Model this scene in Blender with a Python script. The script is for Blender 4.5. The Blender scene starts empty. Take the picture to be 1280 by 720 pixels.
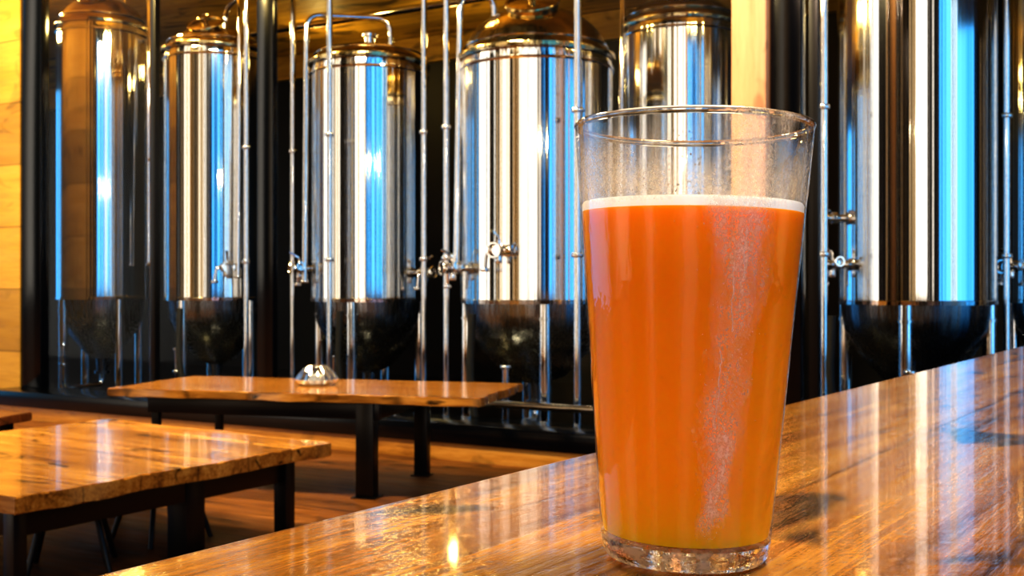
import bpy, bmesh, math, random
from mathutils import Vector, Matrix
random.seed(7)
sc = bpy.context.scene
COL = sc.collection
EYE = 1.25
F = 1340.0
try:
    sc.view_settings.view_transform = 'Standard'
    sc.view_settings.look = 'High Contrast'
except Exception as ex:
    print(ex)

# ---------------------------------------------------------------- helpers
def link(o, parent=None):
    COL.objects.link(o)
    if parent is not None:
        o.parent = parent
    return o

def empty(name, loc=(0,0,0), rz=0.0, label=None, category=None, group=None):
    o = bpy.data.objects.new(name, None)
    o.empty_display_size = 0.1
    o.location = loc
    o.rotation_euler = (0,0,rz)
    link(o)
    if label: o["label"] = label
    if category: o["category"] = category
    if group: o["group"] = group
    return o

def bm_obj(name, bm, mat, parent=None, smooth=True, loc=None, rz=None, angle=40):
    me = bpy.data.meshes.new(name)
    bmesh.ops.recalc_face_normals(bm, faces=bm.faces)
    if smooth:
        for f in bm.faces: f.smooth = True
        lim = math.radians(angle)
        for e in bm.edges:
            if len(e.link_faces) == 2 and e.calc_face_angle(0) > lim:
                e.smooth = False
    bm.to_mesh(me); bm.free()
    me.materials.append(mat)
    o = bpy.data.objects.new(name, me)
    if loc is not None: o.location = loc
    if rz is not None: o.rotation_euler = (0,0,rz)
    return link(o, parent)

def lathe(bm, prof, seg=64, center=(0,0,0), closed=False, cap=True, M=None):
    rings = []
    c = Vector(center)
    def T(p):
        return (M @ p) if M is not None else p + c
    for (r, z) in prof:
        if r < 1e-6:
            rings.append([bm.verts.new(T(Vector((0,0,z))))])
        else:
            rings.append([bm.verts.new(T(Vector((r*math.cos(2*math.pi*i/seg), r*math.sin(2*math.pi*i/seg), z)))) for i in range(seg)])
    n = len(rings)
    pairs = [(i, i+1) for i in range(n-1)] + ([(n-1, 0)] if closed else [])
    for a, b in pairs:
        A, B = rings[a], rings[b]
        for i in range(seg):
            j = (i+1) % seg
            if len(A) == 1 and len(B) == 1: continue
            if len(A) == 1: bm.faces.new((A[0], B[i], B[j]))
            elif len(B) == 1: bm.faces.new((A[i], A[j], B[0]))
            else: bm.faces.new((A[i], A[j], B[j], B[i]))
    if cap and not closed:
        for R in (rings[0], rings[-1]):
            if len(R) > 2: bm.faces.new(R)

def box(bm, x0, x1, y0, y1, z0, z1, bev=0.0, M=None):
    vs = [bm.verts.new(Vector(p)) for p in ((x0,y0,z0),(x1,y0,z0),(x1,y1,z0),(x0,y1,z0),(x0,y0,z1),(x1,y0,z1),(x1,y1,z1),(x0,y1,z1))]
    fs = [bm.faces.new([vs[i] for i in q]) for q in ((0,3,2,1),(4,5,6,7),(0,1,5,4),(1,2,6,5),(2,3,7,6),(3,0,4,7))]
    out = vs
    if bev > 0:
        es = list({e for f in fs for e in f.edges})
        r = bmesh.ops.bevel(bm, geom=es, offset=bev, segments=2, affect='EDGES', profile=0.5)
        out = list({v for v in r['verts']} | {v for v in vs if v.is_valid})
    if M is not None:
        for v in out: v.co = M @ v.co

def fillet(pts, rad, n=6):
    pts = [Vector(p) for p in pts]
    out = [pts[0]]
    for i in range(1, len(pts)-1):
        a, b, c = pts[i-1], pts[i], pts[i+1]
        d1 = (a-b); d2 = (c-b)
        r = min(rad, d1.length*0.49, d2.length*0.49)
        p = b + d1.normalized()*r; q = b + d2.normalized()*r
        for k in range(n+1):
            t = k/n
            out.append((1-t)**2*p + 2*t*(1-t)*b + t*t*q)
    out.append(pts[-1])
    return out

def tube(bm, pts, r, seg=12, rad=0.1):
    P = fillet(pts, rad) if len(pts) > 2 else [Vector(p) for p in pts]
    rings = []
    up = None
    for i, p in enumerate(P):
        d = (P[min(i+1, len(P)-1)] - P[max(i-1, 0)]).normalized()
        if up is None:
            up = Vector((1,0,0)) if abs(d.x) < 0.9 else Vector((0,1,0))
        s = d.cross(up).normalized()
        up = s.cross(d).normalized()
        rings.append([bm.verts.new(p + r*(math.cos(2*math.pi*k/seg)*s + math.sin(2*math.pi*k/seg)*up)) for k in range(seg)])
    for a, b in zip(rings, rings[1:]):
        for k in range(seg):
            l = (k+1) % seg
            bm.faces.new((a[k], a[l], b[l], b[k]))
    bm.faces.new(rings[0]); bm.faces.new(rings[-1])

def axisM(p, d):
    d = Vector(d).normalized()
    return Matrix.Translation(Vector(p)) @ d.to_track_quat('Z', 'Y').to_matrix().to_4x4()

def disc(bm, p, d, r, h, seg=24):
    lathe(bm, [(0,-h/2),(r*0.92,-h/2),(r,-h/2+h*0.15),(r,h/2-h*0.15),(r*0.92,h/2),(0,h/2)], seg, M=axisM(p, d))

def torus(bm, p, d, R, r, seg=32, m=8):
    prof = [(R + r*math.cos(2*math.pi*k/m), r*math.sin(2*math.pi*k/m)) for k in range(m)]
    lathe(bm, prof, seg, closed=True, M=axisM(p, d))

# ---------------------------------------------------------------- materials
class N:
    def __init__(self, name):
        self.m = bpy.data.materials.new(name); self.m.use_nodes = True
        self.t = self.m.node_tree; self.t.nodes.clear()
        self.out = self.n('ShaderNodeOutputMaterial')
    def n(self, typ, **kw):
        x = self.t.nodes.new(typ)
        for k, v in kw.items():
            if k.startswith('i_'):
                x.inputs[k[2:].replace('_', ' ')].default_value = v
            else: setattr(x, k, v)
        return x
    def l(self, a, b): self.t.links.new(a, b)
    def coords(self, scale, kind='Object', rot=(0,0,0)):
        tc = self.n('ShaderNodeTexCoord'); mp = self.n('ShaderNodeMapping')
        mp.inputs['Scale'].default_value = scale
        mp.inputs['Rotation'].default_value = rot
        self.l(tc.outputs[kind], mp.inputs['Vector'])
        return mp.outputs['Vector']
    def noise(self, vec, scale, detail=4, rough=0.55, dist=0.0):
        x = self.n('ShaderNodeTexNoise')
        x.inputs['Scale'].default_value = scale; x.inputs['Detail'].default_value = detail
        x.inputs['Roughness'].default_value = rough; x.inputs['Distortion'].default_value = dist
        self.l(vec, x.inputs['Vector'])
        return x.outputs['Fac']
    def ramp(self, fac, stops, interp='LINEAR'):
        x = self.n('ShaderNodeValToRGB'); x.color_ramp.interpolation = interp
        e = x.color_ramp.elements
        while len(e) < len(stops): e.new(0.5)
        for el, (p, c) in zip(e, stops):
            el.position = p; el.color = (c[0], c[1], c[2], 1) if not isinstance(c, (int, float)) else (c, c, c, 1)
        self.l(fac, x.inputs['Fac'])
        return x.outputs['Color']
    def bump(self, h, strength, dist):
        x = self.n('ShaderNodeBump'); x.inputs['Strength'].default_value = strength; x.inputs['Distance'].default_value = dist
        self.l(h, x.inputs['Height'])
        return x.outputs['Normal']
    def math(self, op, a, b=None):
        x = self.n('ShaderNodeMath', operation=op)
        for i, v in enumerate((a, b)):
            if v is None: continue
            if isinstance(v, (int, float)): x.inputs[i].default_value = v
            else: self.l(v, x.inputs[i])
        return x.outputs[0]
    def mixc(self, fac, a, b, mode='MIX'):
        x = self.n('ShaderNodeMix', data_type='RGBA', blend_type=mode)
        for i, v in ((0, fac), (6, a), (7, b)):
            if isinstance(v, (int, float)): x.inputs[i].default_value = v
            elif isinstance(v, tuple): x.inputs[i].default_value = (*v, 1)
            else: self.l(v, x.inputs[i])
        return x.outputs[2]
    def bsdf(self, base=(.8,.8,.8), rough=0.5, metal=0.0, normal=None, **kw):
        x = self.n('ShaderNodeBsdfPrincipled')
        for k, v in (('Base Color', base), ('Roughness', rough), ('Metallic', metal)):
            if isinstance(v, tuple): x.inputs[k].default_value = (*v, 1)
            elif isinstance(v, (int, float)): x.inputs[k].default_value = v
            else: self.l(v, x.inputs[k])
        for k, v in kw.items():
            x.inputs[k.replace('_', ' ')].default_value = v
        if normal is not None: self.l(normal, x.inputs['Normal'])
        self.l(x.outputs[0], self.out.inputs['Surface'])
        return x

def mat_steel(name, col=(.82,.81,.79), rough=0.085, wav=1.0, off=0.0):
    m = N(name)
    v = m.coords((1,1,0.0), rot=(0,0,off))
    n1 = m.noise(v, 5.0, 2, 0.5)
    n2 = m.noise(v, 22.0, 2, 0.5)
    h = m.math('ADD', n1, m.math('MULTIPLY', n2, 0.34))
    nb = m.bump(h, 0.6*wav, 0.035)
    fine = m.noise(m.coords((1,1,0.0)), 60.0, 2)
    r = m.ramp(fine, [(0.3, rough*0.8), (0.7, rough*1.3)])
    m.bsdf(col, r, 1.0, nb)
    return m.m

def mat_plain(name, col, rough=0.4, metal=0.0, bump=0.15, scale=60, var=0.15):
    m = N(name)
    v = m.coords((1,1,1))
    n = m.noise(v, scale, 4)
    c = m.mixc(n, tuple(x*(1-var) for x in col), tuple(min(1, x*(1+var)) for x in col))
    m.bsdf(c, rough, metal, m.bump(n, bump, 0.002))
    return m.m

def mat_wood(name, dark, mid, light, grain_axis='x', plank=0.0, rough=0.25, scale=1.0, bump=0.3, coat=0.0, seam=0.6, planks_on='y', wavy=0.0, spec=0.5, knot=0.25, wscale=30, stretch=0.7, tmin=0.62, knotr=(0.30,0.42)):
    m = N(name)
    sx = {'x': (stretch, 7, 7), 'y': (7, stretch, 7), 'z': (7, 7, stretch)}[grain_axis]
    v = m.coords(tuple(s*scale for s in sx))
    big = m.noise(v, 1.6, 5, 0.6, 0.8)
    fine = m.noise(v, 11, 5, 0.7, 0.3)
    knots = m.noise(m.coords(tuple((1.0 if s < 1 else 2.2)*scale for s in sx)), 2.6, 2, 0.5, 1.5)
    f = m.math('ADD', m.math('MULTIPLY', big, 0.58), m.math('MULTIPLY', fine, 0.42))
    c = m.ramp(f, [(0.36, dark), (0.5, mid), (0.64, light)])
    kn = m.ramp(knots, [(knotr[0], knot), (knotr[1], 1.0)])
    c = m.mixc(1.0, c, kn, 'MULTIPLY')
    hgt = fine
    if plank > 0:
        tc = m.n('ShaderNodeTexCoord'); sp = m.n('ShaderNodeSeparateXYZ')
        m.l(tc.outputs['Object'], sp.inputs[0])
        p = m.math('DIVIDE', sp.outputs[{'x':0,'y':1,'z':2}[planks_on]], plank)
        fl = m.math('FLOOR', p); fr = m.math('FRACT', p)
        wn = m.n('ShaderNodeTexWhiteNoise', noise_dimensions='1D'); m.l(fl, wn.inputs['W'])
        tint = m.ramp(wn.outputs['Value'], [(0, tmin), (1, 1.08)])
        c = m.mixc(1.0, c, tint, 'MULTIPLY')
        d = m.math('ABSOLUTE', m.math('SUBTRACT', fr, 0.5))
        s = m.ramp(d, [(0.48, 1.0), (0.497, 1.0-seam)])
        c = m.mixc(1.0, c, s, 'MULTIPLY')
        hgt = m.math('ADD', m.math('MULTIPLY', fine, 0.6), m.math('MULTIPLY', s, 0.4))
    nb = m.bump(hgt, bump, 0.002)
    if wavy > 0:
        w = m.noise(m.coords((1.0, 1.6, 1)), wscale, 4, 0.65)
        x = m.n('ShaderNodeBump'); x.inputs['Strength'].default_value = wavy; x.inputs['Distance'].default_value = 0.004
        m.l(w, x.inputs['Height']); m.l(nb, x.inputs['Normal']); nb = x.outputs['Normal']
    r = m.ramp(fine, [(0.3, rough*0.8), (0.7, rough*1.5)])
    b = m.bsdf(c, r, 0.0, nb)
    b.inputs['Specular IOR Level'].default_value = spec
    if coat:
        b.inputs['Coat Weight'].default_value = coat; b.inputs['Coat Roughness'].default_value = 0.05
    return m.m

def mat_thin_glass(name, base=0.04, tint=(.97,.98,.98), rough=0.02, bumps=0.0, edge=4.0, frost=0.0, streak=False, top=0.85):
    m = N(name)
    lw = m.n('ShaderNodeLayerWeight'); lw.inputs['Blend'].default_value = 0.5
    p = m.math('POWER', lw.outputs['Facing'], edge)
    fac = m.math('ADD', m.math('MULTIPLY', p, top), base)
    tr = m.n('ShaderNodeBsdfTransparent')
    tint2 = m.mixc(m.math('POWER', lw.outputs['Facing'], 6.0), tint, tuple(t*0.45 for t in tint))
    m.l(tint2, tr.inputs['Color'])
    gl = m.n('ShaderNodeBsdfGlossy'); gl.inputs['Roughness'].default_value = rough
    gl.inputs['Color'].default_value = (1,1,1,1)
    if bumps > 0:
        n = m.noise(m.coords((1,1,0.35)), 160, 3)
        nb = m.bump(n, bumps, 0.002); m.l(nb, gl.inputs['Normal'])
    mx = m.n('ShaderNodeMixShader'); m.l(fac, mx.inputs[0]); m.l(tr.outputs[0], mx.inputs[1]); m.l(gl.outputs[0], mx.inputs[2])
    last = mx.outputs[0]
    if frost > 0:
        n = m.noise(m.coords((1,1,0.8)), 900, 4, 0.7)
        big = m.noise(m.coords((1,1,0.4)), 45, 3, 0.6)
        amt = m.ramp(big, [(0.42, 0.0), (0.65, frost)])
        if streak:
            tc = m.n('ShaderNodeTexCoord'); sp = m.n('ShaderNodeSeparateXYZ'); m.l(tc.outputs['Object'], sp.inputs[0])
            zr = m.math('DIVIDE', sp.outputs[2], 0.16)
            ang = m.math('ARCTAN2', sp.outputs[0], m.math('MULTIPLY', sp.outputs[1], -1.0))
            wob = m.noise(m.coords((1,1,.6)), 34, 5, 0.7)
            cx = m.math('ADD', m.math('MULTIPLY', zr, 0.34), 0.04)
            cx = m.math('ADD', cx, m.math('MULTIPLY', m.math('SUBTRACT', wob, 0.5), 0.9))
            dd = m.math('ABSOLUTE', m.math('SUBTRACT', ang, cx))
            dd = m.math('DIVIDE', dd, m.math('ADD', m.math('MULTIPLY', zr, 0.34), 0.10))
            sm = m.ramp(dd, [(0.15, 0.78), (0.55, 0.42), (1.0, 0.0)])
            patch = m.ramp(m.noise(m.coords((1.3,1.3,.35)), 80, 3, 0.6), [(0.38, 0.35), (0.56, 1.0)])
            zt = m.ramp(zr, [(0.08, 0.0), (0.14, 1.0), (0.8, 1.0), (0.97, 0.8)])
            sm = m.math('MULTIPLY', m.math('MULTIPLY', sm, zt), patch)
            up = m.math('MULTIPLY', m.ramp(zr, [(0.79, 0.0), (0.83, 0.50), (0.91, 0.38), (0.97, 0.06)]), m.ramp(big, [(0.40,0.12),(0.62,1.0)]))
            amt = m.math('MAXIMUM', m.math('MAXIMUM', m.math('MULTIPLY', amt, 0.06), sm), up)
        k = m.math('MULTIPLY', m.ramp(n, [(0.36, 0.30), (0.60, 1.0)]), amt)
        df = m.n('ShaderNodeBsdfTranslucent'); df.inputs['Color'].default_value = (1,.88,.74,1)
        d2 = m.n('ShaderNodeBsdfDiffuse'); d2.inputs['Color'].default_value = (1,.88,.74,1)
        ad = m.n('ShaderNodeMixShader'); ad.inputs[0].default_value = .8
        m.l(df.outputs[0], ad.inputs[1]); m.l(d2.outputs[0], ad.inputs[2])
        m2 = m.n('ShaderNodeMixShader'); m.l(k, m2.inputs[0]); m.l(last, m2.inputs[1]); m.l(ad.outputs[0], m2.inputs[2])
        last = m2.outputs[0]
    m.l(last, m.out.inputs['Surface'])
    return m.m

def mat_real_glass(name, rough=0.0, ior=1.45, col=(1,1,1)):
    m = N(name)
    g = m.n('ShaderNodeBsdfGlass'); g.inputs['Roughness'].default_value = rough; g.inputs['IOR'].default_value = ior
    n = m.noise(m.coords((1,1,1)), 90, 2)
    g.inputs['Color'].default_value = (*col, 1)
    m.l(m.bump(n, 0.25, 0.002), g.inputs['Normal'])
    m.l(g.outputs[0], m.out.inputs['Surface'])
    return m.m

STEELS = [mat_steel('brushed_steel_%d' % i, off=i*1.3, wav=(1.0,.7,1.0,.9)[i]) for i in range(4)]
CHROME = mat_plain('chrome', (.86,.85,.84), 0.08, 1.0, 0.05)
GOLDY = mat_steel('dome_steel', (.46,.36,.19), 0.17, 0.6)  # stainless tinted gold: warm reflections put into the colour
SHADEDSTEEL = mat_steel('cone_steel', (.26,.28,.31), 0.24, 0.7)  # same stainless as the shells, dark floor reflection put into the colour
BLACK = mat_plain('black_painted_steel', (.004,.004,.006), 0.35, 0.0, 0.1)
BLACKG = mat_plain('gloss_black_ledge', (.002,.003,.006), 0.16, 0.0, 0.2, 20)
RUBBER = mat_plain('black_rubber', (.012,.012,.012), 0.6)
BARWOOD = mat_wood('bar_wood', (.09,.026,.003), (.44,.17,.018), (.72,.36,.055), 'x', 0.145, 0.11, 2.2, 0.42, 0.6, 0.45, 'y', 0.15, 0.6, 0.18, 46, 0.34, .88, (.30,.38))
TABLEWOOD = mat_wood('table_wood', (.15,.052,.008), (.50,.215,.036), (.78,.42,.10), 'x', 0.28, 0.18, 1.0, 0.25, 0.45, 0.6, 'y', 0.08, 0.55, 0.06, 30, .5, .8, (.30,.36))
TABLERED = mat_wood('table_wood_honey', (.20,.07,.010), (.50,.21,.035), (.74,.37,.08), 'x', 0.25, 0.18, 1.0, 0.25, 0.45, 0.6, 'y', 0.08, 0.55, .12, 30, .5, .8, (.28,.35))
TABLEDARK = mat_wood('table_wood_dark', (.06,.015,.004), (.17,.05,.012), (.28,.09,.02), 'x', 0.25, 0.3, 1.2, 0.25, 0.1, 0.6, 'y', 0.05, 0.4, .2, 30, .35)
WALLWOOD = mat_wood('wall_wood', (.55,.29,.045), (.66,.37,.065), (.76,.45,.10), 'x', 0.62, 0.5, 0.5, 0.2, 0.0, 0.5, 'z', 0, 0.5, 0.6)
COLWOOD = mat_wood('column_wood', (.62,.30,.15), (.72,.38,.20), (.80,.44,.25), 'z', 0, 0.6, 0.8, 0.2, 0, 0, 'y', 0, .5, .6)
FLOORWOOD = mat_wood('floor_wood', (.07,.024,.006), (.20,.075,.017), (.32,.13,.034), 'x', 0.18, 0.4, 0.5, 0.2, 0.0, 0.6, 'y', 0.1, 0.35)
KICKWOOD = mat_wood('kick_board_wood', (.34,.14,.025), (.60,.28,.055), (.75,.40,.10), 'x', 0, 0.4, 0.6, 0.2, 0.0, 0.6, 'y', 0, 0.35, .6)
DARKWALL = mat_plain('dark_back_wall', (.006,.005,.004), 0.6, 0, 0.3, 6, 0.4)
DARKFLOOR = mat_plain('wet_dark_floor', (.008,.008,.010), 0.15, 0, 0.4, 9, 0.4)
CEILW = mat_wood('ceiling_wood', (.40,.20,.02), (.60,.34,.04), (.76,.46,.07), 'x', 0.3, 0.5, 0.5, 0.3, 0, 0.7, 'y')
PANE = mat_thin_glass('partition_glass', 0.004, (.98,.985,.99), 0.0, 0, 5.0, 0, False, 0.2)

# ---------------------------------------------------------------- world (invented surround, light and dark bands shaped for the tank reflections)
w = bpy.data.worlds.new('world'); sc.world = w; w.use_nodes = True
t = w.node_tree; t.nodes.clear()
def wn(typ, **kw):
    x = t.nodes.new(typ)
    for k, v in kw.items(): setattr(x, k, v)
    return x
tc = wn('ShaderNodeTexCoord'); sp = wn('ShaderNodeSeparateXYZ'); t.links.new(tc.outputs['Generated'], sp.inputs[0])
ng = wn('ShaderNodeMath', operation='MULTIPLY'); ng.inputs[1].default_value = -1; t.links.new(sp.outputs[1], ng.inputs[0])
at = wn('ShaderNodeMath', operation='ARCTAN2'); t.links.new(sp.outputs[0], at.inputs[0]); t.links.new(ng.outputs[0], at.inputs[1])
mr = wn('ShaderNodeMapRange'); mr.inputs['From Min'].default_value = -math.pi; mr.inputs['From Max'].default_value = math.pi
t.links.new(at.outputs[0], mr.inputs['Value'])
cr = wn('ShaderNodeValToRGB')
BLU = (.04,.30,.72); CY=(.14,.52,.92); WHT = (1,.91,.78); WARM = (.45,.23,.06); DK = (.004,.003,.003); TAN = (.44,.29,.14); WB=(.78,.92,1); GR=(.28,.23,.18)
azs = [(-180,DK),(-142,DK),(-136,BLU),(-108,CY),(-102,DK),(-94,GR),(-86,WHT),(-78,WHT),(-74,DK),(-62,DK),(-57,TAN),(-50,WHT),(-46,WARM),(-38,DK),(-28,DK),(-20,TAN),(-15,WHT),(-6,WHT),(-2,GR),(3,DK),(11,DK),(14,BLU),(26,CY),(29,DK),(33,DK),(36,WB),(42,CY),(64,BLU),(68,DK),(84,DK),(92,TAN),(108,DK)]
e = cr.color_ramp.elements
while len(e) < len(azs): e.new(0.5)
for el, (a, c) in zip(e, azs):
    el.position = (a+180)/360; el.color = (*c, 1)
t.links.new(mr.outputs[0], cr.inputs['Fac'])
el = wn('ShaderNodeValToRGB'); 
ee = el.color_ramp.elements
st = [(0.30,0.03),(0.40,0.6),(0.47,1.0),(0.70,1.0),(0.80,0.10),(1.0,0.05)]
while len(ee) < len(st): ee.new(0.5)
for x, (p, v) in zip(ee, st): x.position = p; x.color = (v,v,v,1)
m2 = wn('ShaderNodeMapRange'); m2.inputs['From Min'].default_value = -1; m2.inputs['From Max'].default_value = 1
t.links.new(sp.outputs[2], m2.inputs['Value']); t.links.new(m2.outputs[0], el.inputs['Fac'])
mx = wn('ShaderNodeMix', data_type='RGBA', blend_type='MULTIPLY'); mx.inputs[0].default_value = 1
t.links.new(cr.outputs[0], mx.inputs[6]); t.links.new(el.outputs[0], mx.inputs[7])
bg = wn('ShaderNodeBackground'); bg.inputs['Strength'].default_value = 2.0
t.links.new(mx.outputs[2], bg.inputs['Color'])
wo = wn('ShaderNodeOutputWorld'); t.links.new(bg.outputs[0], wo.inputs['Surface'])

# ---------------------------------------------------------------- camera
cam = bpy.data.cameras.new('camera'); co = bpy.data.objects.new('camera', cam); COL.objects.link(co)
co.location = (0, 0, EYE); co.rotation_euler = (math.radians(90), 0, 0)
cam.sensor_width = 36; cam.lens = F/1280*36; cam.clip_start = 0.02; cam.clip_end = 100
cam.dof.use_dof = True; cam.dof.focus_distance = 0.40; cam.dof.aperture_fstop = 38
sc.camera = co

# ---------------------------------------------------------------- room shell
def struct(o, label=None):
    o["kind"] = "structure"
    if label: o["label"] = label
    return o
bm = bmesh.new(); box(bm, -12, 12, -3, 8, -0.1, 0)
struct(bm_obj('floor', bm, FLOORWOOD, smooth=False), 'warm wooden floor boards of the taproom')
E = Vector((.869,-.495,0)); ROT = math.atan2(-.495,.869); P0 = Vector((0,7.93,0))
NB = Vector((.495,.869,0))
def s_of(px):
    tt = (px-640)/F
    return 7.93*tt/(.869+.495*tt)
bm = bmesh.new(); box(bm, -14, 10, 0.0, 9, -0.1, 0.012)
struct(bm_obj('floor_tank_room', bm, DARKFLOOR, smooth=False, loc=P0, rz=ROT), 'dark wet floor of the tank room')
bm = bmesh.new(); box(bm, -14, 10, -6, 0.0, -0.1, 0.004)
struct(bm_obj('floor_by_window', bm, FLOORWOOD, smooth=False, loc=P0, rz=ROT), 'warm wooden floor boards beside the partition')
bm = bmesh.new(); box(bm, -14, 10, -0.05, 7, 4.75, 4.85)
struct(bm_obj('ceiling', bm, CEILW, smooth=False, loc=P0, rz=ROT), 'warm wooden board ceiling')
bm = bmesh.new(); box(bm, -14, 10, 5.6, 5.7, 0.012, 4.75)
struct(bm_obj('wall_back', bm, DARKWALL, smooth=False, loc=P0, rz=ROT), 'dark wall behind the tanks')
bm = bmesh.new(); box(bm, -14, 10, 5.5, 5.6, 4.4, 4.75)
struct(bm_obj('trim_back', bm, CEILW, smooth=False, loc=P0, rz=ROT), 'golden wooden band at the top of the back wall')
s_left = s_of(31)
bm = bmesh.new(); box(bm, -14, s_left, -0.06, 0.06, 0.0, 4.75)
struct(bm_obj('wall_left', bm, WALLWOOD, smooth=False, loc=P0, rz=ROT), 'honey coloured wooden plank wall')
bm = bmesh.new()
s_r = s_of(1400)+2.5
box(bm, s_left, s_r, -0.40, 0.08, 0.13, 0.27, 0.008)
box(bm, s_left, s_r, -0.05, 0.05, 4.3, 4.75, 0.004)
posts = [(31,56,.05),(324,344,.03),(966,1004,.06),(1410,1440,.07)]
sp_list = []
for a, b, d in posts:
    sa, sb = s_of(a), s_of(b)
    box(bm, sa, sb, -d, d, 0.27, 4.3, 0.005); sp_list.append((sa, sb))
win = struct(bm_obj('window_1', bm, BLACKG, loc=P0, rz=ROT), 'tall interior window partition with black steel frame')
for (a, b), (c, d) in zip(sp_list, sp_list[1:]):
    bm = bmesh.new(); box(bm, b, c, -0.006, 0.006, 0.27, 4.3)
    p = bm_obj('glass_pane', bm, PANE, parent=win, smooth=False)
for px in (194, 1018):
    bm = bmesh.new(); s = s_of(px); box(bm, s-.03, s+.03, -0.03, 0.03, 0.27, 4.3, 0.004)
    bm_obj('mullion', bm, BLACK, parent=win)
bm = bmesh.new(); box(bm, s_left, s_r, -0.38, 0.06, 0.0, 0.13, 0.004)
struct(bm_obj('baseboard_window', bm, KICKWOOD, loc=P0, rz=ROT), 'warm wooden base board below the black ledge')
bm = bmesh.new(); a, b = s_of(921), s_of(964); box(bm, a, b, -0.12, 0.10, 0.27, 4.75, 0.01)
struct(bm_obj('trim_column', bm, COLWOOD, loc=P0, rz=ROT), 'pale peach wooden column beside the black frame')

# ---------------------------------------------------------------- tanks
def tank(px, Y, r, zt, zb=1.11, dome=0.36, blow=None, valves=(), steel=0, label='', manway=True, neck=True):
    X = (px-640)/F*Y
    T = empty('fermentation_tank', (X, Y, 0.012), 0, label, 'tank', 'stainless brewery tanks')
    st = STEELS[steel % 4]
    bm = bmesh.new()
    pr = [(r-.03,zb),(r+.004,zb+.0),(r+.006,zb+.030),(r,zb+.034),(r,zb+.042),(r,zb+.06)]
    pr += [(r,zt-.08),(r,zt-.07),(r,zt-.06),(r-.01,zt)]
    lathe(bm, pr, 96); bm_obj('shell', bm, st, T, angle=25)
    bm = bmesh.new()
    pr = [(r-.02,zt-.005),(r+.022,zt-.005),(r+.026,zt+.01),(r+.022,zt+.03),(r-.015,zt+.032)]
    for k in range(1, 11):
        a = math.pi/2*k/10
        pr.append(((r-.02)*math.cos(a)*0.96+0.005 if k < 10 else 0.001, zt+.032+(dome-.03)*math.sin(a)))
    pr[-1] = (0, pr[-1][1])
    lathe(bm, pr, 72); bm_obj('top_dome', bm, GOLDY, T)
    bm = bmesh.new()
    torus(bm, (0,0,zt-.09), (0,0,1), r+.004, .012, 72, 8)
    torus(bm, (0,0,zt+.10), (0,0,1), r*.93, .010, 72, 8)
    bm_obj('rim_band', bm, CHROME, T)
    if manway:
        bm = bmesh.new()
        d = Vector((-.1,-.55,.83)); p = Vector((-.05*r,-.52*r, zt+dome*.86))
        disc(bm, p, d, .20*r/.6, .07); torus(bm, p+d*.035, d, .2*r/.6, .014)
        disc(bm, p+d*.07, d, .035, .08, 16); torus(bm, p+d*.11, d, .06, .010, 20, 6)
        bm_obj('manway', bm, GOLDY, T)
    if neck:
        bm = bmesh.new()
        lathe(bm, [(.05,zt+dome-.03),(.05,zt+dome+.08),(.075,zt+dome+.085),(.075,zt+dome+.11),(0,zt+dome+.112)], 24)
        bm_obj('neck', bm, CHROME, T)
    bm = bmesh.new()
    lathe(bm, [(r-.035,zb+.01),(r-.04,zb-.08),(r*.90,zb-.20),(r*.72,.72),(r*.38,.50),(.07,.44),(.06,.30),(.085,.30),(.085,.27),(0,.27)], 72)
    bm_obj('cone_bottom', bm, SHADEDSTEEL, T)
    bm = bmesh.new()
    tube(bm, [(0,0,.30),(0,0,.14),(-.25,-r*.9,.14),(-.25,-r*.95,.62)], .028, 12, .08)
    disc(bm, (-.25,-r*.95,.62), (0,0,1), .045, .03, 18); disc(bm, (-.25,-r*.95,.40), (0,0,1), .045, .03, 18)
    bm_obj('drain_pipe', bm, CHROME, T)
    for k in range(4):
        a = math.radians(45+90*k+steel*17)
        ca, sa = math.cos(a), math.sin(a)
        bm = bmesh.new(); R = r*.90
        tube(bm, [(R*ca,R*sa,zb+.02),(R*ca,R*sa,.05)], .05, 16)
        disc(bm, (R*ca,R*sa,.035), (0,0,1), .028, .05, 14); disc(bm, (R*ca,R*sa,.011), (0,0,1), .075, .022, 20)
        disc(bm, (R*ca,R*sa,zb-.12), (0,0,1), .06, .02, 20)
        bm_obj('leg', bm, CHROME, T)
    for (ang, zv) in valves:
        a = math.radians(ang); d = Vector((math.sin(a), -math.cos(a), 0)); s = Vector((d.y, -d.x, 0))
        p = d*r + Vector((0,0,zv)); bm = bmesh.new()
        disc(bm, p+d*.03, d, .028, .08, 16); disc(bm, p+d*.06, d, .05, .02, 20); disc(bm, p+d*.085, d, .05, .02, 20)
        disc(bm, p+d*.12, d, .032, .07, 16); disc(bm, p+d*.16, d, .045, .02, 20)
        if zv > 1.7:
            tube(bm, [p+d*.13, p+d*.26], .018, 10); tube(bm, [p+d*.22, p+d*.22+Vector((0,0,.05)), p+d*.10+Vector((0,0,.06))], .010, 8, .02)
            tube(bm, [p+d*.25, p+d*.25+Vector((0,0,-.06))], .014, 10)
        else:
            torus(bm, p+d*.2, d, .055, .010, 20, 6)
            tube(bm, [p+d*.11, p+d*.11+Vector((0,0,.10)), p+d*.2+s*.02+Vector((0,0,.15))], .012, 8, .03)
            tube(bm, [p+d*.11, p+d*.11+s*.10, p+d*.11+s*.12+Vector((0,0,-.14))], .016, 10, .05)
            disc(bm, p+d*.11+s*.12+Vector((0,0,-.15)), (0,0,1), .035, .03, 18)
            disc(bm, p+d*.11-s*.07, s, .036, .07, 16); disc(bm, p+d*.11-s*.11, s, .038, .015, 18)
            torus(bm, p+d*.11-s*.13+Vector((0,0,.02)), s, .034, .007, 18, 6)
            disc(bm, p+d*.11+Vector((0,0,-.07)), (0,0,1), .03, .06, 14)
        bm_obj('valve', bm, CHROME, T)
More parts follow.
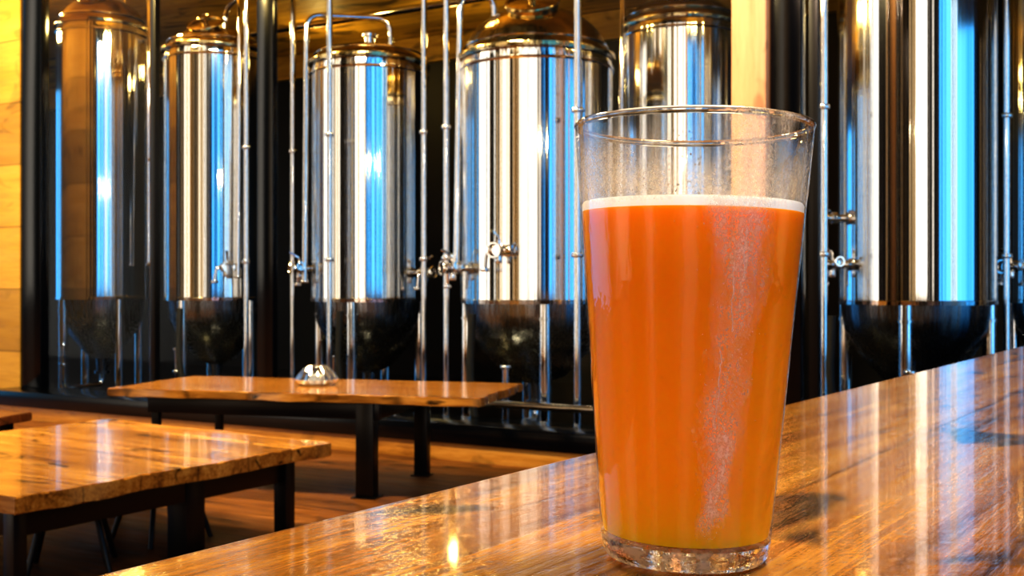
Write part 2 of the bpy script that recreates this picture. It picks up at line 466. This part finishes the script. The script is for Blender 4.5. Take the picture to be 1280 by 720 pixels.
    if blow:
        bm = bmesh.new(); tube(bm, blow, .026, 14, .14)
        for q in (blow[-1],):
            disc(bm, q, (0,0,1), .04, .03, 18)
        bm_obj('blowoff_pipe', bm, CHROME, T)
    return T

tank(128, 12.2, .49, 4.18, blow=[(.25,0,4.4),(.25,0,4.75-.15),(.56,-.1,4.6),(.60,-.2,1.5)], steel=0, label='tall stainless steel fermentation tank beside the plank wall')
tank(270, 11.3, .53, 3.70, dome=.26, blow=[(.1,0,3.9),(.1,0,4.18),(.38,-.5,4.18),(.38,-.58,1.35)], steel=1, valves=((25,1.45),), label='stainless steel fermentation tank with golden reflections')
tank(462, 10.2, .55, 3.34, dome=.20, manway=False, blow=[(.2,0,3.5),(.2,0,3.80),(-.57,-.15,3.80),(-.57,-.25,1.30)], steel=2, valves=((-72,1.42),(58,1.38)), label='stainless steel fermentation tank with gooseneck pipe on top')
tank(670, 9.0, .64, 3.14, dome=.44, blow=[(-.35,0,3.45),(-.35,0,3.68),(-.63,-.1,3.68),(-.66,-.2,1.4)], steel=3, valves=((-66,1.40),(-24,1.53),(55,1.42)), label='wide stainless steel fermentation tank with domed manway top')
tank(850, 10.2, .55, 3.70, dome=.3, steel=0, blow=[(0,0,4.0),(0,0,4.3),(-.55,-.1,4.3),(-.60,-.2,1.4)], label='stainless steel fermentation tank beside the peach column')
tank(1144, 8.4, .59, 4.05, dome=.3, steel=1, valves=((-84,1.78),(-80,1.42)), label='large stainless steel fermentation tank next to the bar end')
tank(1350, 9.3, .60, 4.05, dome=.3, steel=2, valves=((-75,1.42),), label='large stainless steel fermentation tank at the end of the row')

def pipe(name, pts, r, label, rad=.12, clamps=()):
    bm = bmesh.new(); tube(bm, pts, r, 14, rad)
    for q in clamps: disc(bm, q, (0,0,1), r*1.6, .035, 18)
    o = bm_obj(name, bm, CHROME); o["label"] = label; o["category"] = 'pipe'
    return o
def PX(px, y, Y): return ((px-640)/F*Y, Y, EYE-(y-360)/F*Y)
for i, (px, Y) in enumerate([(308,10.3),(412,9.45),(530,9.3),(722,8.15),(1030,8.0),(366,10.6),(558,9.0),(1258,8.4),(190,11.3)]):
    x, _, _ = PX(px, 0, Y)
    pipe('service_pipe', [(x,Y,.012),(x,Y,4.745)], .026 if i != 3 else .03, 'thin polished steel pipe rising in front of the tanks', clamps=[(x,Y,1.5),(x,Y,2.6)])
a = P0 + E*(-1.2) + NB*.2
b = P0 + E*(3.0) + NB*.2
pipe('header_pipe', [a+Vector((0,0,.012)), a+Vector((0,0,.36)), b+Vector((0,0,.36)), b+Vector((0,0,.012))], .03, 'low horizontal steel pipe run along the tank feet')
a2 = P0 + E*(-6.0) + NB*2.9; b2 = P0 + E*(4.5) + NB*2.9
pipe('overhead_pipe', [a2+Vector((0,0,.012)), a2+Vector((0,0,4.35)), b2+Vector((0,0,4.35)), b2+Vector((0,0,.012))], .04, 'steel pipe run above the tanks')
for (px, Y, dx) in [(225,10.6,.35),(590,8.25,.2),(425,9.4,.3),(1040,7.75,.3)]:
    x, _, _ = PX(px, 0, Y)
    bm = bmesh.new()
    tube(bm, [(x,Y,1.05),(x-.02,Y,.5),(x+dx*.3,Y-.03,.045),(x+dx,Y-.02,.045)], .032, 12, .3)
    o = bm_obj('rubber_hose', bm, RUBBER); o["label"] = 'black rubber hose hanging under a tank'; o["category"] = 'hose'

# ---------------------------------------------------------------- bar
BR = math.atan2(.821,.571)
bar = empty('bar_counter', (-.145,.374,0), BR, 'glossy varnished wooden bar counter with plank grain', 'counter')
bm = bmesh.new(); box(bm, -1.2, 4.3, -.80, 0, EYE-.1-.05, EYE-.1, .002)
bm_obj('countertop', bm, BARWOOD, bar, smooth=False)
bm = bmesh.new(); box(bm, -1.1, 4.2, -.55, -.25, 0.0, EYE-.15, .004)
bm_obj('front_panel', bm, BLACK, bar)
BT = EYE-.1

# ---------------------------------------------------------------- pint glass + beer
GX = (855.5-640)/F*.4
TILT = math.radians(1.15)
H = .160
def ro(z): return .0306 + (.0441-.0306)*(z/H)
glassM = mat_thin_glass('pint_glass_wall', 0.022, (.99,.99,.99), 0.015, 0.10, 3.0, 0.35, True, .7)
pg = empty('pint_glass', (GX, .40, BT+.0005), 0, 'clear conical pint glass beaded with condensation on the bar', 'glass')
pg.rotation_euler = (0, TILT, 0)
bm = bmesh.new()
pr = [(ro(.0085),.0085)]
for k in range(1, 25):
    z = .0085 + (H-.0015-.0085)*k/24; pr.append((ro(z), z))
pr += [(ro(H)-.0003,H-.0006),(ro(H)-.0011,H),(ro(H)-.0019,H-.0006)]
for k in range(24, -1, -1):
    z = .0100 + (H-.0015-.0100)*k/24; pr.append((ro(z)-.0022, z))
lathe(bm, pr, 128, cap=False); bm_obj('glass_wall', bm, glassM, pg)
rimM = mat_real_glass('rim_glass', 0.0)
bm = bmesh.new(); lathe(bm, [(ro(H)-.0011+.0013*math.cos(2*math.pi*k/12), H-.0008+.0013*math.sin(2*math.pi*k/12)) for k in range(12)], 128, closed=True)
bm_obj('rim', bm, rimM, pg)
bmn = N('base_glass')
g = bmn.n('ShaderNodeBsdfGlass'); g.inputs['Roughness'].default_value = 0.03; g.inputs['IOR'].default_value = 1.40
bmn.l(bmn.bump(bmn.noise(bmn.coords((1,1,1)), 140, 3), .25, .002), g.inputs['Normal'])
tl = bmn.n('ShaderNodeBsdfTranslucent'); tl.inputs[0].default_value = (1,.86,.66,1)
dfx = bmn.n('ShaderNodeBsdfDiffuse'); dfx.inputs[0].default_value = (1,.86,.66,1)
ma = bmn.n('ShaderNodeMixShader'); bmn.l(tl.outputs[0], ma.inputs[1]); bmn.l(dfx.outputs[0], ma.inputs[2])
mb = bmn.n('ShaderNodeMixShader'); bmn.l(bmn.ramp(bmn.noise(bmn.coords((1,1,1.6)), 150, 3), [(.44,0.02),(.60,.65)]), mb.inputs[0])
bmn.l(g.outputs[0], mb.inputs[1]); bmn.l(ma.outputs[0], mb.inputs[2]); bmn.l(mb.outputs[0], bmn.out.inputs['Surface'])
bm = bmesh.new()
pr = [(0,.0012),(.024,.0010),(.0268,0),(.0290,.0004),(.0304,.0022),(ro(.005),.005),(ro(.0080),.0080),(ro(.0080)-.0015,.0088),(.020,.0080),(0,.0076)]
lathe(bm, pr, 96)
bm_obj('base', bm, bmn.m, pg)

beer = empty('beer', (GX, .40, BT+.0005), 0, 'hazy orange amber beer filling the pint glass', 'beer')
beer.rotation_euler = (0, TILT, 0)
ZF = .1272
m = N('amber_beer')
v = m.coords((1,1,.5)); n = m.noise(v, 30, 3)
tcn = m.n('ShaderNodeTexCoord'); spn = m.n('ShaderNodeSeparateXYZ'); m.l(tcn.outputs['Object'], spn.inputs[0])
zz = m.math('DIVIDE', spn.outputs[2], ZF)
c = m.ramp(zz, [(0.0,(.98,.45,.020)),(0.25,(.93,.32,.009)),(0.8,(.80,.245,.006)),(1.0,(.86,.31,.014))])  # brighter towards the bottom: glow of light put into the beer colour
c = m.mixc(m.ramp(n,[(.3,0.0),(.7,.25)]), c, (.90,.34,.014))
pb = m.bsdf(c, .25, 0.0)
pb.inputs['Subsurface Weight'].default_value = 1.0
pb.inputs['Subsurface Radius'].default_value = (1.0, .32, .03)
pb.inputs['Subsurface Scale'].default_value = .026
pb.inputs['Specular IOR Level'].default_value = .06
m.l(c, pb.inputs['Emission Color']); pb.inputs['Emission Strength'].default_value = .12  # slight self-glow added to brighten the beer
BEER = m.m
bm = bmesh.new()
pr = [(0,.0090),(.020,.0092),(ro(.0096)-.0012,.0096)]
for k in range(1, 21):
    z = .0096+(ZF-.0096)*k/20; pr.append((ro(z)-.0006, z))
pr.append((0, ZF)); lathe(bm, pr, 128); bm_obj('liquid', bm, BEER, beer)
FOAM = N('foam'); nn = FOAM.noise(FOAM.coords((1,1,1)), 900, 2)
fb = FOAM.bsdf(FOAM.mixc(nn, (.97,.88,.76), (1,.97,.92)), .6, 0, FOAM.bump(nn, .3, .0003))
fb.inputs['Emission Color'].default_value = (1,.9,.78,1); fb.inputs['Emission Strength'].default_value = .28  # emission added so the foam looks brighter than its lighting
bm = bmesh.new()
lathe(bm, [(0,ZF+.0001),(ro(ZF)-.0007,ZF+.0001),(ro(ZF)-.0006,ZF+.0026),(ro(ZF)-.0012,ZF+.0036),(ro(ZF)-.004,ZF+.0032),(0,ZF+.0032)], 96)
bm_obj('foam', bm, FOAM.m, beer)

dm = N('water_droplet')
gl = dm.n('ShaderNodeBsdfGlossy'); gl.inputs['Roughness'].default_value = .12
tr = dm.n('ShaderNodeBsdfTransparent'); tr.inputs['Color'].default_value = (1,.99,.98,1)
dd = dm.n('ShaderNodeBsdfDiffuse'); dd.inputs['Color'].default_value = (1,.90,.80,1)
m0 = dm.n('ShaderNodeMixShader'); m0.inputs[0].default_value = .24; dm.l(tr.outputs[0], m0.inputs[1]); dm.l(dd.outputs[0], m0.inputs[2])
mm = dm.n('ShaderNodeMixShader'); dm.l(dm.math('MULTIPLY', dm.noise(dm.coords((1,1,1)), 500), .05), mm.inputs[0])
dm.l(m0.outputs[0], mm.inputs[1]); dm.l(gl.outputs[0], mm.inputs[2]); dm.l(mm.outputs[0], dm.out.inputs['Surface'])
bm = bmesh.new()
tb = bmesh.new(); bmesh.ops.create_icosphere(tb, subdivisions=2, radius=1)
tb.verts.ensure_lookup_table()
PV = [v.co.copy() for v in tb.verts]; PF = [[v.index for v in f.verts] for f in tb.faces]; tb.free()
def drop(ang, z, s, st=1.0):
    a = math.radians(ang); d = Vector((math.sin(a), -math.cos(a), .0)); tn = Vector((math.cos(a), math.sin(a), 0)); r = ro(z)+.00005
    c = d*r + Vector((0,0,z))
    vs = [bm.verts.new(c + tn*p.x*s + Vector((0,0,1))*p.z*s*st + d*p.y*s*.45) for p in PV]
    for f in PF: bm.faces.new([vs[i] for i in f])
for i in range(480):
    z = random.uniform(.013, .126); zr = z/.16
    drop(random.gauss(4+19*zr, 3+9*zr), z, random.uniform(.00009,.00020), random.uniform(1,1.6))
for i in range(320):
    drop(random.uniform(-85, 85), random.uniform(.131, .152), random.uniform(.00015,.00034), random.uniform(1,1.5))
for i in range(90):
    drop(random.uniform(-80,80), random.uniform(.02,.15), random.uniform(.0001,.0002))
for (a0, z0, z1, s) in [(12,.108,.086,.00030),(7,.078,.052,.00028),(18,.120,.104,.00030)]:
    zc = z0; aa = a0
    while zc > z1:
        drop(aa, zc, s*random.uniform(.7,1), 2.2); zc -= s*2.6; aa += random.uniform(-.5,.45)
    drop(aa, zc, s*1.6, 1.4)
o = bm_obj('condensation', bm, dm.m, pg); o["kind"] = "stuff"; o["label"] = "tiny water droplets"

# ---------------------------------------------------------------- tables
def table(center, rz, L, W, h, mat, legs, label, leg_w=.05, apron=True, brace=False, thick=.05, live=.012, ap=.08):
    T = empty('dining_table', (center[0], center[1], .004), rz, label, 'table', 'wooden taproom tables')
    h = h-.004
    bm = bmesh.new()
    box(bm, -L/2, L/2, -W/2, W/2, h-thick, h)
    bmesh.ops.subdivide_edges(bm, edges=[e for e in bm.edges if e.calc_length() > .5], cuts=24, use_grid_fill=True)
    for v in bm.verts:
        k = 1.0 if v.co.z > h-.01 else 1.5
        if abs(abs(v.co.y)-W/2) < 1e-4 and abs(v.co.x) < L/2-1e-3:
            v.co.y += k*(live*math.sin(v.co.x*7+1.3) + live*.5*math.sin(v.co.x*23))*(1 if v.co.y > 0 else -1)
        if abs(abs(v.co.x)-L/2) < 1e-4 and abs(v.co.y) < W/2-.02:
            v.co.x += k*(live*.6*math.sin(v.co.y*9+.3) + live*.4*math.sin(v.co.y*27))*(1 if v.co.x > 0 else -1)
    ed = [e for e in bm.edges if len(e.link_faces) == 2 and e.calc_face_angle(0) > 1.0]
    bmesh.ops.bevel(bm, geom=ed, offset=.006, segments=2, affect='EDGES')
    bm_obj('tabletop', bm, mat, T)
    xs = [p[0] for p in legs]; ys = [p[1] for p in legs]
    x0, x1, y0, y1 = min(xs), max(xs), min(ys), max(ys)
    if apron:
        bm = bmesh.new(); q = leg_w/2
        zt = h-thick-.001
        box(bm, x0-q, x1+q, y0-.02, y0+.02, zt-ap, zt, .003); box(bm, x0-q, x1+q, y1-.02, y1+.02, zt-ap, zt, .003)
        box(bm, x0-.02, x0+.02, y0, y1, zt-ap+.002, zt-.001, .003); box(bm, x1-.02, x1+.02, y0, y1, zt-ap+.002, zt-.001, .003)
        bm_obj('apron', bm, BLACK, T)
    for p in legs:
        q = (p[2] if len(p) > 2 else leg_w)/2
        bm = bmesh.new(); box(bm, p[0]-q, p[0]+q, p[1]-q*.8, p[1]+q*.8, .006, h-thick-.002, .003); box(bm, p[0]-q*1.4, p[0]+q*1.4, p[1]-q*1.2, p[1]+q*1.2, 0, .007)
        bm_obj('leg', bm, BLACK, T)
    if brace:
        for x in (x0, x1):
            bm = bmesh.new()
            tube(bm, [(x, y0, .12), (x, y1, .12)], .015, 8)
            bm_obj('crossbar', bm, BLACK, T)
    return T
table((-1.237,6.916), math.radians(-15), 2.45, 1.0, .62, TABLERED, [(-.95,-.38),(-.95,.38),(.5,-.42,.11),(.56,.38,.09)], 'honey brown wooden table with black steel legs by the partition', ap=.10)
table((-2.073,5.063), math.radians(-33.4), 1.75, 1.66, .49, TABLEWOOD, [(.66,-.7,.07),(.66,.72,.08),(-.66,-.7),(-.66,.72),(.62,.15,.13)], 'low thick wooden table with knotty grain and black frame', .06, thick=.065, live=.018, ap=.13)
table((-3.57,6.30), math.radians(-15), 1.2, .7, .50, TABLEDARK, [(.5,-.26),(.5,.26),(-.5,-.26),(-.5,.26)], 'dark wooden table beside the plank wall')

def stool(x, y, rz, label):
    S = empty('low_stool', (x, y, .004), rz, label, 'stool', 'black metal stools under the low table')
    bm = bmesh.new(); box(bm, -.15,.15,-.15,.15,.270,.292,.008); bm_obj('seat', bm, BLACK, S)
    for k in range(4):
        a = math.radians(45+90*k); bm = bmesh.new()
        tube(bm, [(.15*math.cos(a),.15*math.sin(a),.272),(.24*math.cos(a),.24*math.sin(a),0.0)], .013, 10)
        bm_obj('leg', bm, BLACK, S)
stool(-1.95, 4.75, .3, 'low square black metal stool under the table')
stool(-1.75, 5.35, .9, 'low square black metal stool under the table')

JG = mat_thin_glass('jar_glass', .22, (.9,.92,.93), .03, .3, 1.5)
bowl = empty('glass_candle_bowl', (PX(396,482,6.95)[0], 6.95, .62), 0, 'star ribbed clear glass candle bowl on the honey brown table', 'candle holder')
bm = bmesh.new(); seg = 96
prof = [(.0,.0),(.080,.0),(.110,.012),(.132,.040),(.112,.075),(.085,.105),(.060,.128),(.056,.126),(.08,.102),(.105,.073),(.122,.040),(.103,.016),(.08,.008),(0,.008)]
lathe(bm, prof, seg)
for v in bm.verts:
    a = math.atan2(v.co.y, v.co.x); rr = math.hypot(v.co.x, v.co.y)
    if rr > .05:
        k = 1 + .13*(abs(math.sin(a*6))-.5); v.co.x *= k; v.co.y *= k
bm_obj('bowl', bm, JG, bowl, angle=20)
bm = bmesh.new(); lathe(bm, [(0,.009),(.045,.009),(.047,.02),(.047,.065),(.04,.072),(0,.066)], 24); bm_obj('candle', bm, FOAM.m, bowl)

# ---------------------------------------------------------------- added lights, all unseen
def light(kind, name, loc, e, col, size=.2, rot=(0,0,0), sy=None):
    l = bpy.data.lights.new(name, kind); l.energy = e; l.color = col
    if kind == 'AREA':
        l.size = size
        if sy: l.shape = 'RECTANGLE'; l.size_y = sy
    else: l.shadow_soft_size = size
    o = bpy.data.objects.new(name, l); o.location = loc; o.rotation_euler = rot; COL.objects.link(o); return o
for (s, off, e) in [(-4.8,.7,42),(-3.0,3.9,20),(-1.2,.7,28),(2.2,.7,20),(-5.3,4.2,25),(-7.0,.9,25)]:
    p = P0+E*s+NB*off
    light('POINT', 'ceiling_fill', (p.x,p.y,4.2), e, (1,.72,.24), .08)  # unseen points added to warm the ceiling, domes and left tank
light('AREA', 'taproom_fill', (-1.8,5.4,5.3), 400, (1,.80,.45), .8)  # unseen area light added to brighten the tables and floor
light('AREA', 'wall_fill', (-4.8,8.6,5.3), 380, (1,.74,.28), .7)  # added out of view to make the plank wall bright yellow
light('AREA', 'bar_fill', (.7,1.0,3.4), 70, (1,.82,.52), .5)  # unseen overhead light added for the bar top
light('SPOT', 'column_fill', (1.2,5.2,4.2), 170, (1,.74,.54), .1, (math.radians(55),0,math.radians(-14)))  # unseen spot added to brighten the column
